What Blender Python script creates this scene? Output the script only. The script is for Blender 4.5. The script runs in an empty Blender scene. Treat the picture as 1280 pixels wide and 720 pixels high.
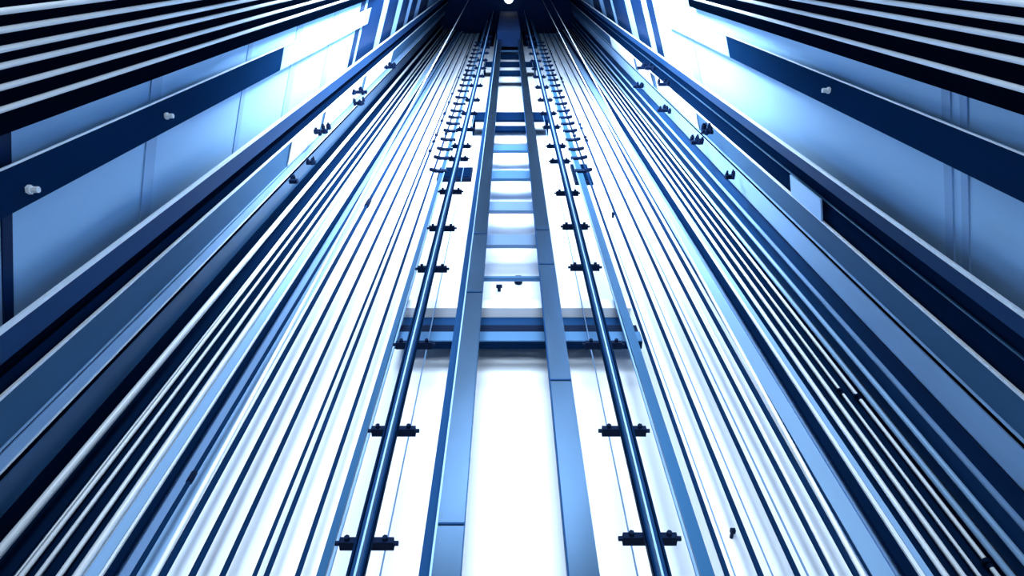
import bpy, math, random
from mathutils import Vector

# ------------------------------------------------------------------ camera, world, light, exposure
SC = bpy.context.scene
COL = SC.collection
F_PX = 800.0                      # focal length in pixels of the 1280x720 frame
VPX, VPY = 636.0, -65.0           # where the vertical runs of the shaft meet
T = math.atan((360.0 - VPY) / F_PX)
S, CO = math.sin(T), math.cos(T)

cam_d = bpy.data.cameras.new('camera')
cam = bpy.data.objects.new('camera', cam_d)
COL.objects.link(cam)
cam.location = (0, 0, 0)
cam.rotation_euler = (math.pi - T, 0, 0)
cam_d.sensor_width = 36.0
cam_d.lens = F_PX / 1280.0 * 36.0
cam_d.shift_x = (640.0 - VPX) / 1280.0
cam_d.clip_start = 0.02
cam_d.clip_end = 200
SC.camera = cam

SC.view_settings.view_transform = 'Standard'
SC.view_settings.look = 'None'
SC.view_settings.gamma = 1.0
SC.view_settings.use_curve_mapping = False
SC.view_settings.exposure = 0.0

world = bpy.data.worlds.new('world')
SC.world = world
world.use_nodes = True
bg = world.node_tree.nodes['Background']
bg.inputs[0].default_value = (0.35, 0.62, 1.0, 1)
bg.inputs[1].default_value = 0.2


def area(name, loc, target, sx, sy, power, color):
    d = bpy.data.lights.new(name, 'AREA')
    d.shape = 'RECTANGLE'
    d.size, d.size_y = sx, sy
    d.energy = power
    d.color = color
    o = bpy.data.objects.new(name, d)
    COL.objects.link(o)
    o.location = loc
    o.rotation_euler = (Vector(target) - Vector(loc)).to_track_quat('-Z', 'Y').to_euler()
    return o


# main light stands for daylight through the open front; the others are added fills
LIGHT = (0.72, 0.86, 1.0)
area('front_daylight', (0, -3.2, 9.0), (0, 2.2, 9.0), 2.4, 7.0, 620, LIGHT).data.spread = math.radians(110)
for sx in (-1, 1):
    o = area('side_fill', (sx * 0.6, -1.4, 6.9), (-sx * 1.8, 1.0, 7.4), 0.7, 5.0, 400, LIGHT)  # added fill lamp, brightens the opposite side wall at mid height
    o.data.spread = math.radians(75)
low = area('low_fill', (0, -1.9, 1.8), (0, 2.2, 2.4), 1.3, 3.0, 62, LIGHT)  # added fill lamp for the lower back wall
low.data.spread = math.radians(62)
area('pit_fill', (0, -1.1, 0.6), (0, 1.4, 2.0), 1.8, 1.0, 34, LIGHT)  # added fill lamp for the tubes and panels near the camera

FLOOR, CEIL = -1.5, 20.0


# ------------------------------------------------------------------ materials
def mat(name, rgb, rough=0.5, metal=0.0, var=0.0, scale=3.0, stretch=0.15, spec=0.12):
    m = bpy.data.materials.new(name)
    m.use_nodes = True
    nt = m.node_tree
    b = nt.nodes['Principled BSDF']
    b.inputs['Base Color'].default_value = (*rgb, 1)
    b.inputs['Roughness'].default_value = rough
    b.inputs['Metallic'].default_value = metal
    b.inputs['Specular IOR Level'].default_value = spec
    tc = nt.nodes.new('ShaderNodeTexCoord')
    mp = nt.nodes.new('ShaderNodeMapping')
    mp.inputs['Scale'].default_value = (1, 1, stretch)
    nz = nt.nodes.new('ShaderNodeTexNoise')
    nz.inputs['Scale'].default_value = scale
    nz.inputs['Detail'].default_value = 4
    nt.links.new(tc.outputs['Object'], mp.inputs['Vector'])
    nt.links.new(mp.outputs['Vector'], nz.inputs['Vector'])
    rp = nt.nodes.new('ShaderNodeMapRange')
    rp.inputs['From Min'].default_value = 0.3
    rp.inputs['From Max'].default_value = 0.7
    rp.inputs['To Min'].default_value = 1.0 - var
    rp.inputs['To Max'].default_value = 1.0 + var * 0.5
    nt.links.new(nz.outputs['Fac'], rp.inputs['Value'])
    vm = nt.nodes.new('ShaderNodeVectorMath')
    vm.operation = 'SCALE'
    vm.inputs[0].default_value = rgb
    nt.links.new(rp.outputs['Result'], vm.inputs['Scale'])
    nt.links.new(vm.outputs['Vector'], b.inputs['Base Color'])
    return m


M = {
    'wall': mat('white_wall_paint', (0.80, 0.86, 0.94), 0.6, 0, 0.06, 1.5),
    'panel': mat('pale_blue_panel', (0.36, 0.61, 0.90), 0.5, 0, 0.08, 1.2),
    'joint': mat('panel_joint', (0.28, 0.48, 0.76), 0.5, 0, 0.1),
    'joint_dark': mat('dark_panel_joint', (0.006, 0.026, 0.085), 0.4, 0, 0.1, spec=0.02),
    'black': mat('black_cladding', (0.0008, 0.003, 0.010), 0.6, 0, 0.2, spec=0.0),
    'navy': mat('navy_steel', (0.002, 0.011, 0.038), 0.6, 0, 0.2, spec=0.0),
    'navy_mid': mat('navy_mid_steel', (0.008, 0.045, 0.135), 0.5, 0, 0.2, spec=0.03),
    'steel': mat('blue_steel', (0.02, 0.085, 0.19), 0.4, 0.1, 0.3, 2.2, spec=0.2),
    'channel': mat('grey_blue_sheet', (0.032, 0.10, 0.20), 0.5, 0, 0.1, spec=0.05),
    'column': mat('brushed_blue_steel', (0.058, 0.11, 0.19), 0.27, 0.97, 0.4, 2.2, 0.3),
    'rail': mat('dark_rail_steel', (0.005, 0.032, 0.10), 0.5, 0, 0.15, spec=0.05),
    'duct': mat('mid_blue_duct', (0.16, 0.28, 0.50), 0.5, 0, 0.1),
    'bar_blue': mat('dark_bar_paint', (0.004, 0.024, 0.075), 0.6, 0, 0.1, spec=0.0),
    'strip': mat('light_blue_metal', (0.28, 0.47, 0.72), 0.35, 0.1, 0.12),
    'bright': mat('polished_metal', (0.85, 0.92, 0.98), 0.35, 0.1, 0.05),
    'rope': mat('dark_blue_rope', (0.004, 0.026, 0.085), 0.7, 0, 0.3, 20, spec=0.03),
    'rope_pale': mat('pale_rope', (0.18, 0.32, 0.55), 0.5, 0, 0.2, 20),
    'clamp': mat('dark_clamp', (0.002, 0.008, 0.03), 0.6, 0, 0.2, spec=0.05),
    'rung': mat('blue_grey_bar', (0.06, 0.16, 0.32), 0.5, 0, 0.15),
    'rung_pale': mat('pale_bar', (0.15, 0.25, 0.42), 0.5, 0, 0.1),
    'lamp': mat('lamp_glass', (0.9, 0.95, 1.0), 0.4, 0, 0),
    'ceil': mat('dark_ceiling', (0.012, 0.04, 0.13), 0.7, 0, 0.2),
    'floor': mat('pit_floor_concrete', (0.03, 0.06, 0.12), 0.8, 0, 0.3),
}


_b = M['lamp'].node_tree.nodes['Principled BSDF']
_b.inputs['Emission Color'].default_value = (0.8, 0.9, 1.0, 1)
_b.inputs['Emission Strength'].default_value = 3.0


# ------------------------------------------------------------------ helpers
def tag(o, label=None, cat=None, group=None, kind=None):
    if label: o['label'] = label
    if cat: o['category'] = cat
    if group: o['group'] = group
    if kind: o['kind'] = kind
    return o


def mesh(name, verts, faces, material, parent=None, smooth=False):
    me = bpy.data.meshes.new(name)
    me.from_pydata([tuple(v) for v in verts], [], faces)
    me.update()
    import bmesh
    bm = bmesh.new(); bm.from_mesh(me)
    bmesh.ops.recalc_face_normals(bm, faces=bm.faces)
    bm.to_mesh(me); bm.free()
    if smooth:
        for p in me.polygons:
            p.use_smooth = len(p.vertices) == 4
    me.materials.append(M[material])
    o = bpy.data.objects.new(name, me)
    COL.objects.link(o)
    if parent: o.parent = parent
    return o


def empty(name, loc):
    o = bpy.data.objects.new(name, None)
    COL.objects.link(o)
    o.location = loc
    return o


class MB:
    def __init__(self): self.v, self.f = [], []

    def prism(self, poly, z0, z1):
        n, b = len(poly), len(self.v)
        self.v += [(x, y, z0) for x, y in poly] + [(x, y, z1) for x, y in poly]
        self.f += [tuple(b + i for i in range(n))[::-1], tuple(b + n + i for i in range(n))]
        self.f += [(b + i, b + (i + 1) % n, b + n + (i + 1) % n, b + n + i) for i in range(n)]
        return self

    def box(self, x0, x1, y0, y1, z0, z1):
        return self.prism([(x0, y0), (x1, y0), (x1, y1), (x0, y1)], z0, z1)

    def tube(self, x, y, r, z0, z1, n=12):
        return self.prism([(x + r * math.cos(2 * math.pi * i / n), y + r * math.sin(2 * math.pi * i / n)) for i in range(n)], z0, z1)

    def rod(self, a, b, r, n=8):
        a, b = Vector(a), Vector(b)
        d = (b - a).normalized()
        u = d.orthogonal().normalized(); w = d.cross(u)
        k = len(self.v)
        for p in (a, b):
            for i in range(n):
                t = 2 * math.pi * i / n
                self.v.append(tuple(p + u * r * math.cos(t) + w * r * math.sin(t)))
        self.f += [tuple(k + i for i in range(n))[::-1], tuple(k + n + i for i in range(n))]
        self.f += [(k + i, k + (i + 1) % n, k + n + (i + 1) % n, k + n + i) for i in range(n)]
        return self

    def build(self, name, material, parent=None, smooth=False, at=None):
        v = self.v
        if at is not None:
            v = [(x - at[0], y - at[1], z - at[2]) for x, y, z in v]
        o = mesh(name, v, self.f, material, parent, smooth)
        if at is not None and parent is None:
            o.location = at
        return o


# a vertical run in the shaft is named by p: how far it stands to the side of the camera per metre of
# depth, in 1/693 units (its trace on the lower frame edge)
def on_back(p, Y, side): return (side * p * Y / 693.0, Y)


FX0, FA = 1.38, 0.35                # side walls: |X| = FX0 + FA*Y, flaring towards the back wall


def on_side(p, off, side):
    X = (FX0 - off) / (1 - FA * 693.0 / p)
    return (side * X, 693.0 * X / p)


def pos(p, lay, side):
    return on_back(p, lay, side) if lay > 1.0 else on_side(p, lay, side)


def strip_mb(side, p1, p2, lay, th=0.02, z0=FLOOR, z1=CEIL, mb=None):
    """flat bar between p1 and p2 with its thickness turned away from the camera"""
    a, b = pos(p1, lay, side), pos(p2, lay, side)
    ca = (a[0] * 1.0, a[1] + th) if lay > 1.0 else (a[0] + side * th, a[1] + th * 0.3)
    cb = (b[0] * 1.0, b[1] + th) if lay > 1.0 else (b[0] + side * th, b[1] + th * 0.3)
    return (mb or MB()).prism([a, b, cb, ca], z0, z1)


def strip(name, side, p1, p2, lay, m, label=None, cat=None, group=None, th=0.012, parent=None, z0=FLOOR, z1=CEIL, kind=None):
    o = strip_mb(side, p1, p2, lay, th, z0, z1).build(name, m, parent)
    if parent is None: tag(o, label, cat, group, kind)
    elif label: o['label'] = label
    return o


def ray(x, y):
    u, v = (x - VPX) / F_PX, (360.0 - y) / F_PX
    return Vector((u, S - v * CO, CO + v * S))


def at_Y(x, y, Y):
    d = ray(x, y)
    return d * (Y / d.y)


def at_wall(x, y, off=0.0):
    d = ray(x, y)
    k = (FX0 - off) / (abs(d.x) - FA * d.y)
    return d * k


def z_on(p, lay, side, y):
    """height at which a run (p, lay) crosses image row y"""
    X, Y = pos(p, lay, side)
    d = F_PX * Y / CO / (y - VPY)
    return (d - Y * S) / CO


ORD = ['first', 'second', 'third', 'fourth', 'fifth', 'sixth', 'seventh', 'eighth', 'ninth', 'tenth', 'eleventh', 'twelfth']
SN = {-1: 'left', 1: 'right'}

# ------------------------------------------------------------------ shaft shell
YB = 2.2
XC = FX0 + FA * YB
tag(MB().box(-XC - .1, XC + .1, YB, YB + .12, FLOOR, CEIL).build('wall_back', 'wall'), kind='structure')
for sd in (-1, 1):
    y0 = -1.2
    pl = [(sd * (FX0 + FA * y0), y0), (sd * XC, YB), (sd * (XC + .1), YB), (sd * (FX0 + FA * y0 + .1), y0)]
    tag(MB().prism(pl, FLOOR, CEIL).build('wall_' + SN[sd], 'panel'), kind='structure')
tag(MB().box(-XC - .1, XC + .1, -1.2, YB + .12, FLOOR - .1, FLOOR).build('floor', 'floor'), kind='structure')
tag(MB().box(-XC - .1, XC + .1, -1.2, YB + .12, CEIL, CEIL + .1).build('ceiling', 'ceil'), kind='structure')

# horizontal joints and dark boards across the side walls (x, y on the wall, height in m, material)
tn = 0
JOINTS = {
    -1: [(8, 330, .05, 'joint_dark'), (184, 225, .10, 'joint'), (300, 140, .07, 'joint'), (361, 110, .16, 'joint'),
         (412, 60, .18, 'joint'), (444, 50, .22, 'joint_dark'), (463, 35, 1.1, 'joint_dark'), (488, 20, .9, 'joint_dark'),
         (505, 12, .8, 'joint_dark'), (517, 8, .8, 'joint_dark'), (530, 5, 1.5, 'joint_dark')],
    1: [(1187, 230, .05, 'joint'), (1209, 315, .04, 'joint'), (863, 50, .25, 'joint'), (818, 30, .35, 'joint_dark'),
        (800, 25, .8, 'joint_dark'), (777, 18, 1.3, 'joint_dark'), (760, 8, 1.0, 'joint_dark'), (746, 5, 1.2, 'joint_dark')]}
for sd in (-1, 1):
    for (x, y, h, m) in JOINTS[sd]:
        z = at_wall(x, y).z
        tn += 1
        ya, yb = .02, 1.25
        pl = [(sd * (FX0 + FA * ya), ya), (sd * (FX0 + FA * yb), yb), (sd * (FX0 + FA * yb - .006), yb), (sd * (FX0 + FA * ya - .006), ya)]
        tag(MB().prism(pl, z - h / 2, z + h / 2).build('trim_%d' % tn, m), kind='structure')

# ------------------------------------------------------------------ black cladding and the bright tubes on it
CLAD_TOP = {-1: at_wall(468, 2).z, 1: at_wall(868, 2).z}
CP = {-1: 2122, 1: 2415}
TUBES = {-1: [2461, 2855, 3369, 3925, 4846, 6280], 1: [2855, 3552, 4410, 5490, 7270]}
for sd in (-1, 1):
    a = on_side(CP[sd], .05, sd)
    yn = -1.0
    b = (sd * (FX0 - .05 + FA * yn), yn)
    o = MB().prism([a, b, (b[0] + sd * .04, b[1]), (a[0] + sd * .04, a[1])], FLOOR, CLAD_TOP[sd]).build('cladding_panel', 'black')
    tag(o, 'black cladding sheet behind the bright tubes at the upper %s of the shaft' % SN[sd], 'cladding')
    for i, p in enumerate(TUBES[sd]):
        x, y = on_side(p, .11, sd)
        o = MB().tube(x, y, .0085, FLOOR, CLAD_TOP[sd], 12).build('metal_tube', 'bright', smooth=True, at=None)
        tag(o, 'bright metal tube on the %s black cladding, %s counted from the pale wall panels' % (SN[sd], ORD[i]), 'tube',
            'bright tubes on the %s cladding' % SN[sd])

# flat bar with bolts across the pale panels
BAND = {-1: (1467, 1784, 1806), 1: (1586, 1945, 1968)}
BOLTS = {-1: [(207, 145), (35, 237)], 1: [(1037, 113)]}
for sd in (-1, 1):
    p1, p2, p3 = BAND[sd]
    root = empty('mounting_bar', (sd * (FX0 + .2), .7, FLOOR))
    tag(root, 'dark flat steel bar with small bolts across the %s pale wall panels' % SN[sd], 'steel bar')
    def loc(o, root=root):
        o.parent = root
        o.matrix_parent_inverse = root.matrix_world.inverted()
        return o
    bpy.context.view_layer.update()
    inv = root.matrix_world.inverted()
    def ch(o):
        o.parent = root; o.matrix_parent_inverse = inv
        return o
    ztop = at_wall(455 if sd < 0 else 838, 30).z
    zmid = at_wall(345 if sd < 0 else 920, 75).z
    ch(strip('bar', sd, p1, p2, .04, 'bar_blue', th=.03, z1=zmid))  # above it the bar's reflection is put into a pale panel colour
    e = ch(strip('bar_reflection', sd, p1, p2, .04, 'panel', th=.03, z0=zmid + .01, z1=ztop)); e['label'] = 'upper length of the bar, pale as a painted reflection'
    e = ch(strip('edge', sd, p2, p3, .045, 'bright', th=.03, z1=ztop)); e['label'] = 'bright thin edge of the bar'
    for bx, by in BOLTS[sd]:
        c = at_wall(bx, by, .045)
        n = Vector((-sd, 0, 0))
        mb = MB().rod(c, c + n * .012, .016, 6).rod(c + n * .012, c + n * .035, .011, 8)
        b = ch(mb.build('bolt', 'bright')); b['label'] = 'shiny bolt'

# ------------------------------------------------------------------ side rails between panels and back wall
def side_thing(name, sd, parts, label, cat, group=None):
    root = empty(name, (0, 0, FLOOR)); tag(root, label, cat, group)
    for (pn, p1, p2, lay, m, th, lb) in parts:
        o = strip_mb(sd, p1, p2, lay, th, 0, CEIL - FLOOR).build(pn, m, root)
        if lb: o['label'] = lb
    return root

side_thing('edge_beam', -1, [('face', 956, 1028, .10, 'navy_mid', .03, None), ('edge', 1029, 1046, .105, 'bright', .02, 'bright edge'),
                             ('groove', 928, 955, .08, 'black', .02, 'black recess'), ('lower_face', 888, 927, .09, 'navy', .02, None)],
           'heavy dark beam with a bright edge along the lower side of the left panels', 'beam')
side_thing('edge_beam', 1, [('face', 1035, 1090, .10, 'navy_mid', .03, None), ('web', 985, 1034, .085, 'navy', .03, None), ('edge', 1091, 1106, .105, 'bright', .02, 'bright edge'),
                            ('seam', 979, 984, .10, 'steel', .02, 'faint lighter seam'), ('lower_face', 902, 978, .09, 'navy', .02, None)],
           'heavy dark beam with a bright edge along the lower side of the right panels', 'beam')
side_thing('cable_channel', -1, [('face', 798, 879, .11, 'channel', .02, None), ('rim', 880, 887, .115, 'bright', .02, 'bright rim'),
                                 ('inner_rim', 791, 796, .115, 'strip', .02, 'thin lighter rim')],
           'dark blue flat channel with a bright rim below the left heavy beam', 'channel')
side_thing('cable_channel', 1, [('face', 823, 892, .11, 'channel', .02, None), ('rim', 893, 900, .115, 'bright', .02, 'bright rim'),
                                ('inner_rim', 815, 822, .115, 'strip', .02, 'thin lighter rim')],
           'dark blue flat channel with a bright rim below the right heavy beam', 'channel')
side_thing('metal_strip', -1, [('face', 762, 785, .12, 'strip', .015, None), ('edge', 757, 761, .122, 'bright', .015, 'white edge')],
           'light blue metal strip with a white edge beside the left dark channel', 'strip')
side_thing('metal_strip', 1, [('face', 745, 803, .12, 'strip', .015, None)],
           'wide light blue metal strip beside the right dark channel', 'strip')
strip('backing_plate', -1, 700, 748, .09, 'steel', 'blue backing plate between the left light strip and the fat bright tube', 'plate')
strip('backing_plate', -1, 668, 699, .09, 'navy', 'near black backing plate beside the fat bright tube on the left', 'plate')
a, b = on_back(637, 2.13, 1), on_side(742, .08, 1)
tag(MB().prism([a, b, (b[0] + .012, b[1] + .008), (a[0] + .02, a[1] + .03)], FLOOR, CEIL).build('backing_plate', 'navy_mid'), 'dark backing plate behind three blue pipes in the right corner', 'plate')
strip('backing_plate', -1, 786, 790, .09, 'black', 'black gap strip along the left dark channel', 'plate')
strip('backing_plate', -1, 749, 756, .09, 'black', 'black gap strip along the left light blue strip', 'plate')
strip('backing_plate', 1, 804, 814, .09, 'black', 'black gap strip along the right dark channel', 'plate')


def tube(name, sd, p, hw, lay, m, label, cat, group, parent=None):
    x, y = pos(p, lay, sd)
    r = hw * y / 693.0 if lay > 1.0 else hw * .0028
    o = MB().tube(0, 0, r, 0, CEIL - FLOOR, 10).build(name, m, parent, smooth=True)
    o.location = (x, y, FLOOR)
    return tag(o, label, cat, group)


tube('pipe', -1, 663, 6, .17, 'bright', 'fat bright pipe in the left corner of the shaft', 'pipe', None)
for i, p in enumerate((628, 660, 699)):
    tube('pipe', 1, p, 4.5, (2.04, .22, .17)[i], 'strip' if i < 2 else 'rope_pale',
         'blue pipe on the dark plate in the right corner, %s from the bright cables' % ORD[i], 'pipe', 'blue pipes in the right corner')

# ------------------------------------------------------------------ cable bundles near the corners of the back wall
BUNDLE = {  # 'd' strips paint the shaded cable sides and gaps as dark colour
    -1: [('w', 540, 5), ('d', 545, 559), ('w', 562, 3.6), ('d', 566, 586), ('w', 589, 3), ('d', 592, 606), ('w', 609, 3.4), ('w', 616, 1.6), ('d', 619, 657)],
    1: [('w', 546, 4), ('d', 551, 564), ('w', 568, 3.5), ('d', 572, 585), ('w', 588, 2.4), ('d', 591, 608), ('w', 611, 3.0), ('d', 615, 635)]}
for sd in (-1, 1):
    iw = idk = 0
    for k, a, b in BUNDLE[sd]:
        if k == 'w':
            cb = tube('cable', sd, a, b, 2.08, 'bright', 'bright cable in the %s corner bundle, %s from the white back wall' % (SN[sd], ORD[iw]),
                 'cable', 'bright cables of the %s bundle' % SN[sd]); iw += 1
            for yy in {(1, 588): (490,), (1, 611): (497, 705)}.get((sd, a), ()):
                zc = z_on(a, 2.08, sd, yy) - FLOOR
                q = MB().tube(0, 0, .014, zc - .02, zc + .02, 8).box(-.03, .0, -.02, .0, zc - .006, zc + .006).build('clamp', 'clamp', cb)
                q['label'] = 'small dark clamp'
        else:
            strip('gap_shade_strip', sd, a + .1 * (b - a), b - .1 * (b - a), 2.11, 'navy', 'dark gap shade strip in the %s corner bundle, %s from the white back wall' % (SN[sd], ORD[idk]),
                  'gap strip', 'dark gap strips of the %s bundle' % SN[sd]); idk += 1

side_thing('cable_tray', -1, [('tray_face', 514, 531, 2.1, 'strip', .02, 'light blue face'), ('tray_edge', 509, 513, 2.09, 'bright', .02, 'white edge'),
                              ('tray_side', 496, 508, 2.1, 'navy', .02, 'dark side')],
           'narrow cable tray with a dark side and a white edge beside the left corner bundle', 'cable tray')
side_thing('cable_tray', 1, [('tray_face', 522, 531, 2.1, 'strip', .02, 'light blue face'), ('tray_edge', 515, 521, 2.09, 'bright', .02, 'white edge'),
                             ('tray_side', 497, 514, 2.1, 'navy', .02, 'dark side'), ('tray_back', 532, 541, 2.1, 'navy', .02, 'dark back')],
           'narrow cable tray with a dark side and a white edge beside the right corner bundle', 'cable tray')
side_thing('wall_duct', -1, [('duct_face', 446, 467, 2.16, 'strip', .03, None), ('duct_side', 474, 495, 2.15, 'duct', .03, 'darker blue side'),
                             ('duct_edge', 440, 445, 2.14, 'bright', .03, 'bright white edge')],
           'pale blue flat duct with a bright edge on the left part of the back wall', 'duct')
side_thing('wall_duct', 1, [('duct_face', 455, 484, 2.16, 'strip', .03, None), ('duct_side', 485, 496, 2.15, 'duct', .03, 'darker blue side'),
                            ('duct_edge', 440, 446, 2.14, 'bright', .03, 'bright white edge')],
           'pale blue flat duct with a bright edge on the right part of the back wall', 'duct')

# ------------------------------------------------------------------ thin ropes in front of the white back wall
ROPES = {-1: [(264, 2.4, 'rope'), (303, 2.4, 'rope'), (318, 2.0, 'rope'), (358, 2.6, 'rope'), (396, 3.0, 'rope'), (433, 3.2, 'rope'), (470, 2.4, 'rope')],
         1: [(273, 2.4, 'rope'), (283, .8, 'rope_pale'), (315, 2.6, 'rope'), (330, .8, 'rope_pale'), (361, 2.5, 'rope'), (374, 1.0, 'rope_pale'), (404, 2.7, 'rope'), (435, 3.0, 'rope'), (452, 1.4, 'rope')]}
ROPE_OBJ = {}
for sd in (-1, 1):
    for i, (p, hw, m) in enumerate(ROPES[sd]):
        hw *= 1.45
        kind = 'dark blue rope' if m == 'rope' else 'thin pale rope'
        o = tube('hoist_rope', sd, p, hw, 2.06, m, '%s before the white wall, %s line outward from the %s blue flat bar' % (kind, ORD[i], SN[sd]),
                 'rope', 'ropes on the %s of the white wall' % SN[sd])
        ROPE_OBJ[(sd, p)] = o
for sd in (-1, 1):
    tube('hoist_rope', sd, 161, 1.2, 1.95, 'rope_pale', 'hair thin pale rope between the %s guide rail and the %s broad column' % (SN[sd], SN[sd]), 'rope', None)

def slanted(name, pa, pb, Ya, r, m, label, cat):
    a = at_Y(pa[0], pa[1], Ya)
    d = ray(*pb)
    b = d * ((CEIL - .001) / d.z)
    e = a + (a - b) * ((a.z - FLOOR) / (b.z - a.z))
    MBx = MB().rod((0, 0, 0), b - e, r, 10)
    o = MBx.build(name, m, smooth=True); o.location = e
    return tag(o, label, cat)


slanted('hoist_cable', (193, 720), (586, 0), 1.5, .0085, 'bright', 'long bright hoist cable hanging free before the left part of the back wall', 'cable')
slanted('hoist_cable', (1079, 720), (688, 0), 1.5, .0075, 'bright', 'long bright hoist cable hanging free at the right, the outer one of two', 'cable')
slanted('hoist_cable', (1046, 720), (678, 0), 1.5, .0055, 'bright', 'long bright hoist cable hanging free at the right, the inner one of two', 'cable')


def clamp_on(sd, p, y, lay=2.06, r=.014, h=.06):
    o = ROPE_OBJ[(sd, p)]
    z = z_on(p, lay, sd, y) - FLOOR
    c = MB().tube(0, 0, r, z - h / 2, z + h / 2, 8).build('clamp', 'clamp', o, True)
    c['label'] = 'small dark clamp'
clamp_on(-1, 470, 597)
clamp_on(-1, 433, 254, r=.022, h=.16)

# ------------------------------------------------------------------ flat bars, guide rails with brackets, broad columns
for sd, (a, b) in ((-1, (230, 241)), (1, (240, 258))):
    side_thing('flat_bar', sd, [('bar', a, b, 1.85, 'steel', .015, None), ('lip', a - 5, a - 2, 1.84, 'rope_pale', .012, 'thin pale lip')],
               'blue flat steel bar standing outside the %s guide rail' % SN[sd], 'bar')
    fb = [o for o in COL.objects if o.name.startswith('flat_bar')][-1]
    X, Yf = on_back((a + b) / 2, 1.85, sd)
    for y in (215, 199, 188, 176, 165, 156, 148, 140, 131, 123, 115, 108, 101, 95, 89, 83, 78, 73, 68, 63, 58, 54):
        z = z_on(a, 1.85, sd, y) - FLOOR
        MB().box(X - .05, X + .05, Yf - .02, Yf - .002, z - .03, z + .03).rod((X + sd * .05, Yf - .01, z), (X + sd * .11, Yf - .01, z + .05), .02, 6).build('tie_clip', 'clamp', fb)

BR = {-1: [682, 541, 433, 338, 287, 241, 200, 184, 163, 143, 126, 108, 96, 86, 76, 67, 60, 53, 46],
      1: [676, 541, 433, 336, 285, 243, 203, 184, 160, 143, 126, 110, 97, 87, 77, 68, 60, 53, 46]}
YR = 1.6
for sd in (-1, 1):
    root = empty('guide_rail', (sd * 193 * YR / 693, YR, FLOOR))
    tag(root, 'dark %s guide rail with a bright running edge and black clip brackets' % SN[sd], 'guide rail')
    q = YR / 693.0
    H = CEIL - FLOOR
    MB().box(-10.5 * q, 10.5 * q, .012, .03, 0, H).build('rail_base', 'rail', root)
    o = MB().box(-1.6 * q - sd * 1.5 * q, 1.2 * q - sd * 1.5 * q, -.012, .012, 0, H).build('running_edge', 'strip', root); o['label'] = 'bright polished running edge'
    MB().box(-10.5 * q, -7.5 * q, -.004, .012, 0, H).box(7.5 * q, 10.5 * q, -.004, .012, 0, H).build('side_lip', 'navy', root)
    for y in BR[sd]:
        Yb = YR + .06
        z = (F_PX * Yb / CO / (y - VPY) - Yb * S) / CO - FLOOR
        w = .085
        mb = MB().box(-w, w, .034, .07, z - .011, z + .011)
        mb.rod((-w, .05, z), (-w - .014, .05, z), .008).rod((w, .05, z), (w + .014, .05, z), .008)
        mb.rod((-w * .7, .034, z), (-w * .7, .02, z), .009, 6).rod((w * .7, .034, z), (w * .7, .02, z), .009, 6)
        mb.build('bracket', 'clamp', root)

for sd, (a, b) in ((-1, (59, 97)), (1, (74, 114))):
    Y = 1.75
    q = Y / 693.0
    xm = sd * (a + b) / 2 * q
    root = empty('steel_column', (xm, Y, FLOOR))
    tag(root, 'broad blue steel column on the %s of the central wall bay' % SN[sd], 'column')
    hw = (b - a) / 2 * q
    H = CEIL - FLOOR
    MB().box(-hw, hw, 0, .018, 0, H).build('front_flange', 'column', root)
    MB().box(sd * hw * .3 - .01, sd * hw * .3 + .01, .018, .22, 0, H).build('web', 'navy_mid', root)
    o = MB().box(-sd * hw - .002, -sd * hw + sd * .004, -.004, .02, 0, H).build('inner_edge', 'navy_mid', root); o['label'] = 'darker inner edge'
    if sd < 0:
        q2 = 1.97 / 693
        MB().box(sd * 113 * q2 - xm, sd * 80 * q2 - xm, .22, .235, 0, H).build('rear_flange', 'navy_mid', root)
        o = MB().box(-hw - .0085, -hw - .001, .01, .03, 0, H).build('lip', 'strip', root); o['label'] = 'thin pale lip'
    # joint plates along the column
    for y in ((475, 330, 287) if sd > 0 else (365, 292, 655)):
        z = (F_PX * Y / CO / (y - VPY) - Y * S) / CO - FLOOR
        o = MB().box(-hw * .96, hw * .96, -.004, 0, z - .004, z + .004).build('joint', 'navy_mid', root)

# ------------------------------------------------------------------ big cross beam and the small bars behind the columns
Yc = 1.98
def zY(y, Y): return (F_PX * Y / CO / (y - VPY) - Y * S) / CO
def px_x(x, y, Y): return at_Y(x, y, Y).x
root = empty('cross_beam', (0, Yc, zY(409, Yc)))
tag(root, 'wide steel cross beam with a white upper ledge passing behind both columns', 'beam')
z0 = root.location.z
xl, xr = px_x(497, 409, Yc), px_x(797, 409, Yc)
o = MB().box(xl, xr, 0, .19, zY(385, Yc) - z0, zY(375, Yc) - z0).build('upper_flange', 'wall', root); o['label'] = 'white ledge'
MB().box(xl, xr, .06, .10, zY(414, Yc + .06) - z0, zY(386, Yc) - z0 - .002).build('web', 'navy_mid', root)
o = MB().box(xl, xr, -.008, .0, zY(427, Yc) - z0, zY(416, Yc) - z0).build('lower_edge', 'rung', root); o['label'] = 'paler lower edge'
MB().box(xl, xr, .001, .05, zY(427, Yc) - z0, zY(420, Yc) - z0).build('lower_flange', 'navy', root)
MB().box(xl, xr, .012, .055, zY(415, Yc + .01) - z0, zY(406, Yc + .01) - z0).build('painted_shadow', 'clamp', root)  # black box painted in as the shadow above the lower edge

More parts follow.
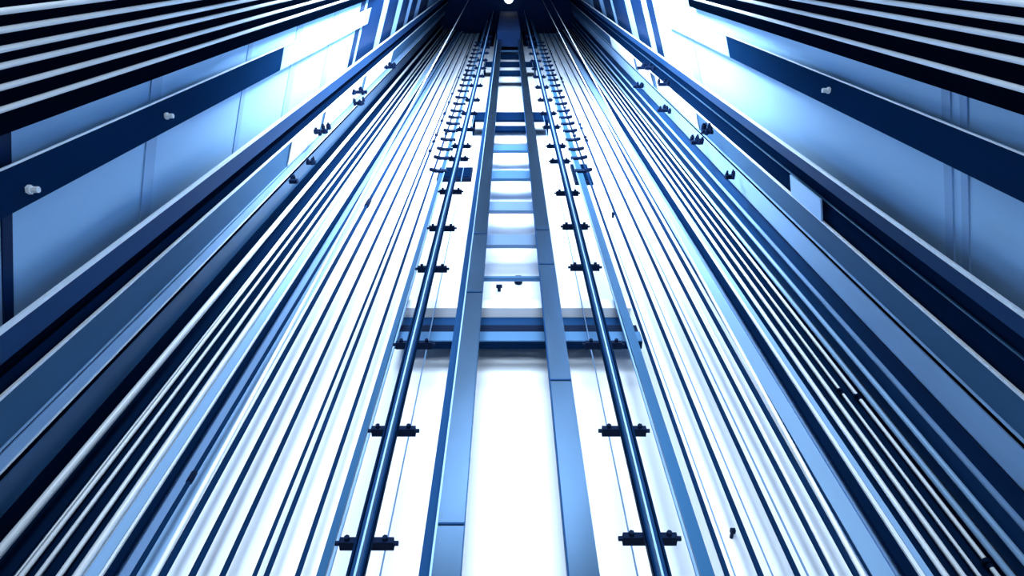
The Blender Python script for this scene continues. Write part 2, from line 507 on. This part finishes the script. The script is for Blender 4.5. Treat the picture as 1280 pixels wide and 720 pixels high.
RUNGS = [(345, 347, 'rung'), (293, 306, 'rung_pale'), (252, 263, 'rung_pale'), (213, 223, 'rung'), (181, 188, 'rung'), (157, 163, 'navy'), (140, 150, 'navy'),
         (88, 93, 'navy'), (77, 82, 'navy'), (68, 71.5, 'navy'), (59, 63, 'rung'), (46, 52, 'rung')]
for i, (ya, yb, m) in enumerate(RUNGS):
    z0, z1 = zY(yb, Yc), zY(ya, Yc)
    zc = (z0 + z1) / 2
    long_ = ya in (77, 140)
    w = .5 if long_ else .235
    o = MB().box(-w, w, 0, .03, z0 - zc, z1 - zc).box(-w, -w + .02, .03, .2, z0 - zc, z1 - zc).box(w - .02, w, .03, .2, z0 - zc, z1 - zc).build('cross_bar', m)
    o.location = (.02, Yc, zc)
    tag(o, '%s horizontal bar between the two broad columns, %s upward from the big cross beam' % (
        {'rung': 'blue', 'rung_pale': 'pale blue', 'navy': 'dark'}[m], ORD[i]), 'bar', 'bars between the columns')

# dark junction boxes beside the columns
for (x0, x1, y0, y1, lb) in ((548, 590, 209, 223, 'dark box behind the left guide rail level with the fourth bar'),
                             (716, 738, 205, 227, 'dark box behind the right guide rail level with the fourth bar'),
                             (598, 618, 38, 56, 'black box left of the columns near the top of the shaft'),
                             (653, 674, 38, 56, 'black box right of the columns near the top of the shaft')):
    Y = 2.16
    ym = (y0 + y1) / 2
    a, b = px_x(x0, ym, Y), px_x(x1, ym, Y)
    z0, z1 = zY(y1, Y), zY(y0, Y)
    o = empty('junction_box', ((a + b) / 2, Y, (z0 + z1) / 2)); tag(o, lb, 'box')
    h = (z1 - z0) / 2; w = (b - a) / 2
    MB().box(-w, w, 0, .04, -h, h).build('housing', 'clamp', o)
    MB().box(-w * .9, w * .9, -.008, 0, -h * .85, h * .85).build('cover', 'navy', o)

# machine and lamp at the head of the shaft
Y = 1.6
m = empty('hoist_motor', (0, Y, zY(22, Y))); tag(m, 'black hoist motor hanging between the columns at the top of the shaft', 'motor')
z0, z1 = zY(40, Y) - m.location.z, zY(6, Y) - m.location.z
w = px_x(648, 22, Y)
MB().box(-w, w, 0, .3, z0, z1).build('housing', 'ceil', m)
MB().box(-w * .4, w * .4, .05, .25, z1, CEIL - m.location.z).build('hanger', 'ceil', m)

# ------------------------------------------------------------------ clusters of clamps on the cables
def cluster(x, y, lay, label, n=5, size=.05, seed=1):
    random.seed(seed)
    k = abs(x - VPX) / (y - VPY)
    c = at_wall(x, y, .19) if k > .93 else at_Y(x, y, 2.02)
    root = empty('cable_clamp', c); tag(root, label, 'clamp', None)
    MB().box(-size * 1.1, size * 1.1, .03, .06, -.02, .02).build('clamp_bar', 'clamp', root)
    for i in range(n):
        dx = random.uniform(-size, size); dz = random.uniform(-size * 2.4, size * 2.4)
        r = size * random.uniform(.22, .36)
        MB().rod((dx, .01, dz), (dx, .05, dz), r * 1.2, 8).rod((dx, -.005, dz), (dx, .01, dz), r * .7, 6).build('bolt_head', 'clamp', root)


CL = [(-1, 400, 158, 6, .09), (-1, 407, 182, 6, .08), (-1, 388, 197, 4, .06), (-1, 451, 110, 5, .10), (-1, 448, 124, 5, .09), (-1, 487, 80, 5, .12),
      (-1, 370, 232, 4, .05), (-1, 366, 220, 3, .05), (-1, 445, 152, 3, .06),
      (1, 804, 80, 4, .10), (1, 814, 80, 3, .10), (1, 798, 104, 4, .10), (1, 829, 133, 4, .09), (1, 885, 158, 5, .07), (1, 872, 172, 6, .08),
      (1, 913, 214, 4, .05), (1, 944, 288, 7, .05), (1, 918, 246, 4, .04), (1, 830, 100, 3, .08)]
cnt = {-1: 0, 1: 0}
CL.sort(key=lambda c: (c[0], -c[2]))
for sd, x, y, n, sz in CL:
    lb = 'cluster of dark clamps on the %s cable bundle, %s counted from the lowest' % (SN[sd], ORD[cnt[sd]])
    cnt[sd] += 1
    cluster(x, y, 2.0, lb, n, sz * .6, seed=int(x))

# small things fixed to the white wall
def stud(x, y, w, h, label):
    c = at_Y(x, y, YB)
    o = empty('wall_stud', c); tag(o, label, 'stud')
    MB().rod((0, 0, 0), (0, -.03, 0), h).build('shank', 'clamp', o)
    MB().box(-w, w, -.05, -.03, -h, h).build('head', 'clamp', o)
stud(384, 341, .028, .012, 'small dark stud on the pale duct at the left of the back wall')
stud(766, 272, .012, .012, 'tiny dark stud high on the white wall right of the guide rail')
stud(914, 672, .010, .008, 'tiny dark stud low on the white wall at the right')
stud(624, 364, .022, .012, 'dark hook left of the small dark fitting above the cross beam')
stud(648, 354, .022, .03, 'dark fitting with a short stem above the cross beam')

# pale patch, built as a thin plate, on the lower face of the right heavy beam
pl = [on_side(812 + 85, .135, 1), on_side(972, .125, 1)]
za, zb2 = z_on(985, .10, 1, 219), z_on(905, .10, 1, 281)
o = MB().prism([pl[0], pl[1], (pl[1][0] + .01, pl[1][1]), (pl[0][0] + .01, pl[0][1])], zb2, za).build('pale_plate', 'strip')
tag(o, 'short pale patch on the dark heavy beam at the right', 'plate')

# lamp on the ceiling at the head of the shaft
d = ray(636, -2)
c = d * ((CEIL - .02) / d.z)
lm = empty('ceiling_lamp', c); tag(lm, 'round white lamp on the dark ceiling above the hoist motor', 'lamp')
MB().rod((0, 0, .02), (0, 0, -.04), .16, 20).build('housing', 'steel', lm)
MB().rod((0, 0, -.04), (0, 0, -.10), .13, 20).build('diffuser', 'lamp', lm)

# white plates added to paint the side channels brightly lit high in the shaft
PL = [(-1, 797, 880, 72, 102, 'added white plate on the left side channel, topmost of three'),
      (-1, 797, 880, 107, 150, 'added white plate on the left side channel, middle of three'),
      (-1, 797, 880, 155, 190, 'added white plate on the left side channel, lowest of three'),
      (1, 823, 890, 52, 78, 'added white plate on the right side channel, topmost of three'),
      (1, 823, 890, 82, 98, 'added white plate on the right side channel, middle of three'),
      (1, 823, 890, 104, 150, 'added white plate on the right side channel, lowest of three')]
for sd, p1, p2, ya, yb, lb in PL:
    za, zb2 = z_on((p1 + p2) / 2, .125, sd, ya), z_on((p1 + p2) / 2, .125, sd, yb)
    o = strip_mb(sd, p1, p2, .125, .010, zb2, za).build('pale_plate', 'wall')
    tag(o, lb, 'plate', 'added white plates in the shaft')

# clips along the innermost ropes and the hair thin ropes
random.seed(4)
for (sd, p, lay) in ((-1, 264, 2.06), (1, 273, 2.06), (-1, 303, 2.06), (1, 315, 2.06)):
    o = ROPE_OBJ[(sd, p)]
    for k in range(12):
        y = random.uniform(62, 190)
        z = z_on(p, lay, sd, y) - FLOOR
        MB().box(-.018, .018, -.02, .0, z - .03, z + .03).build('rope_clip', random.choice(('clamp', 'rope')), o)
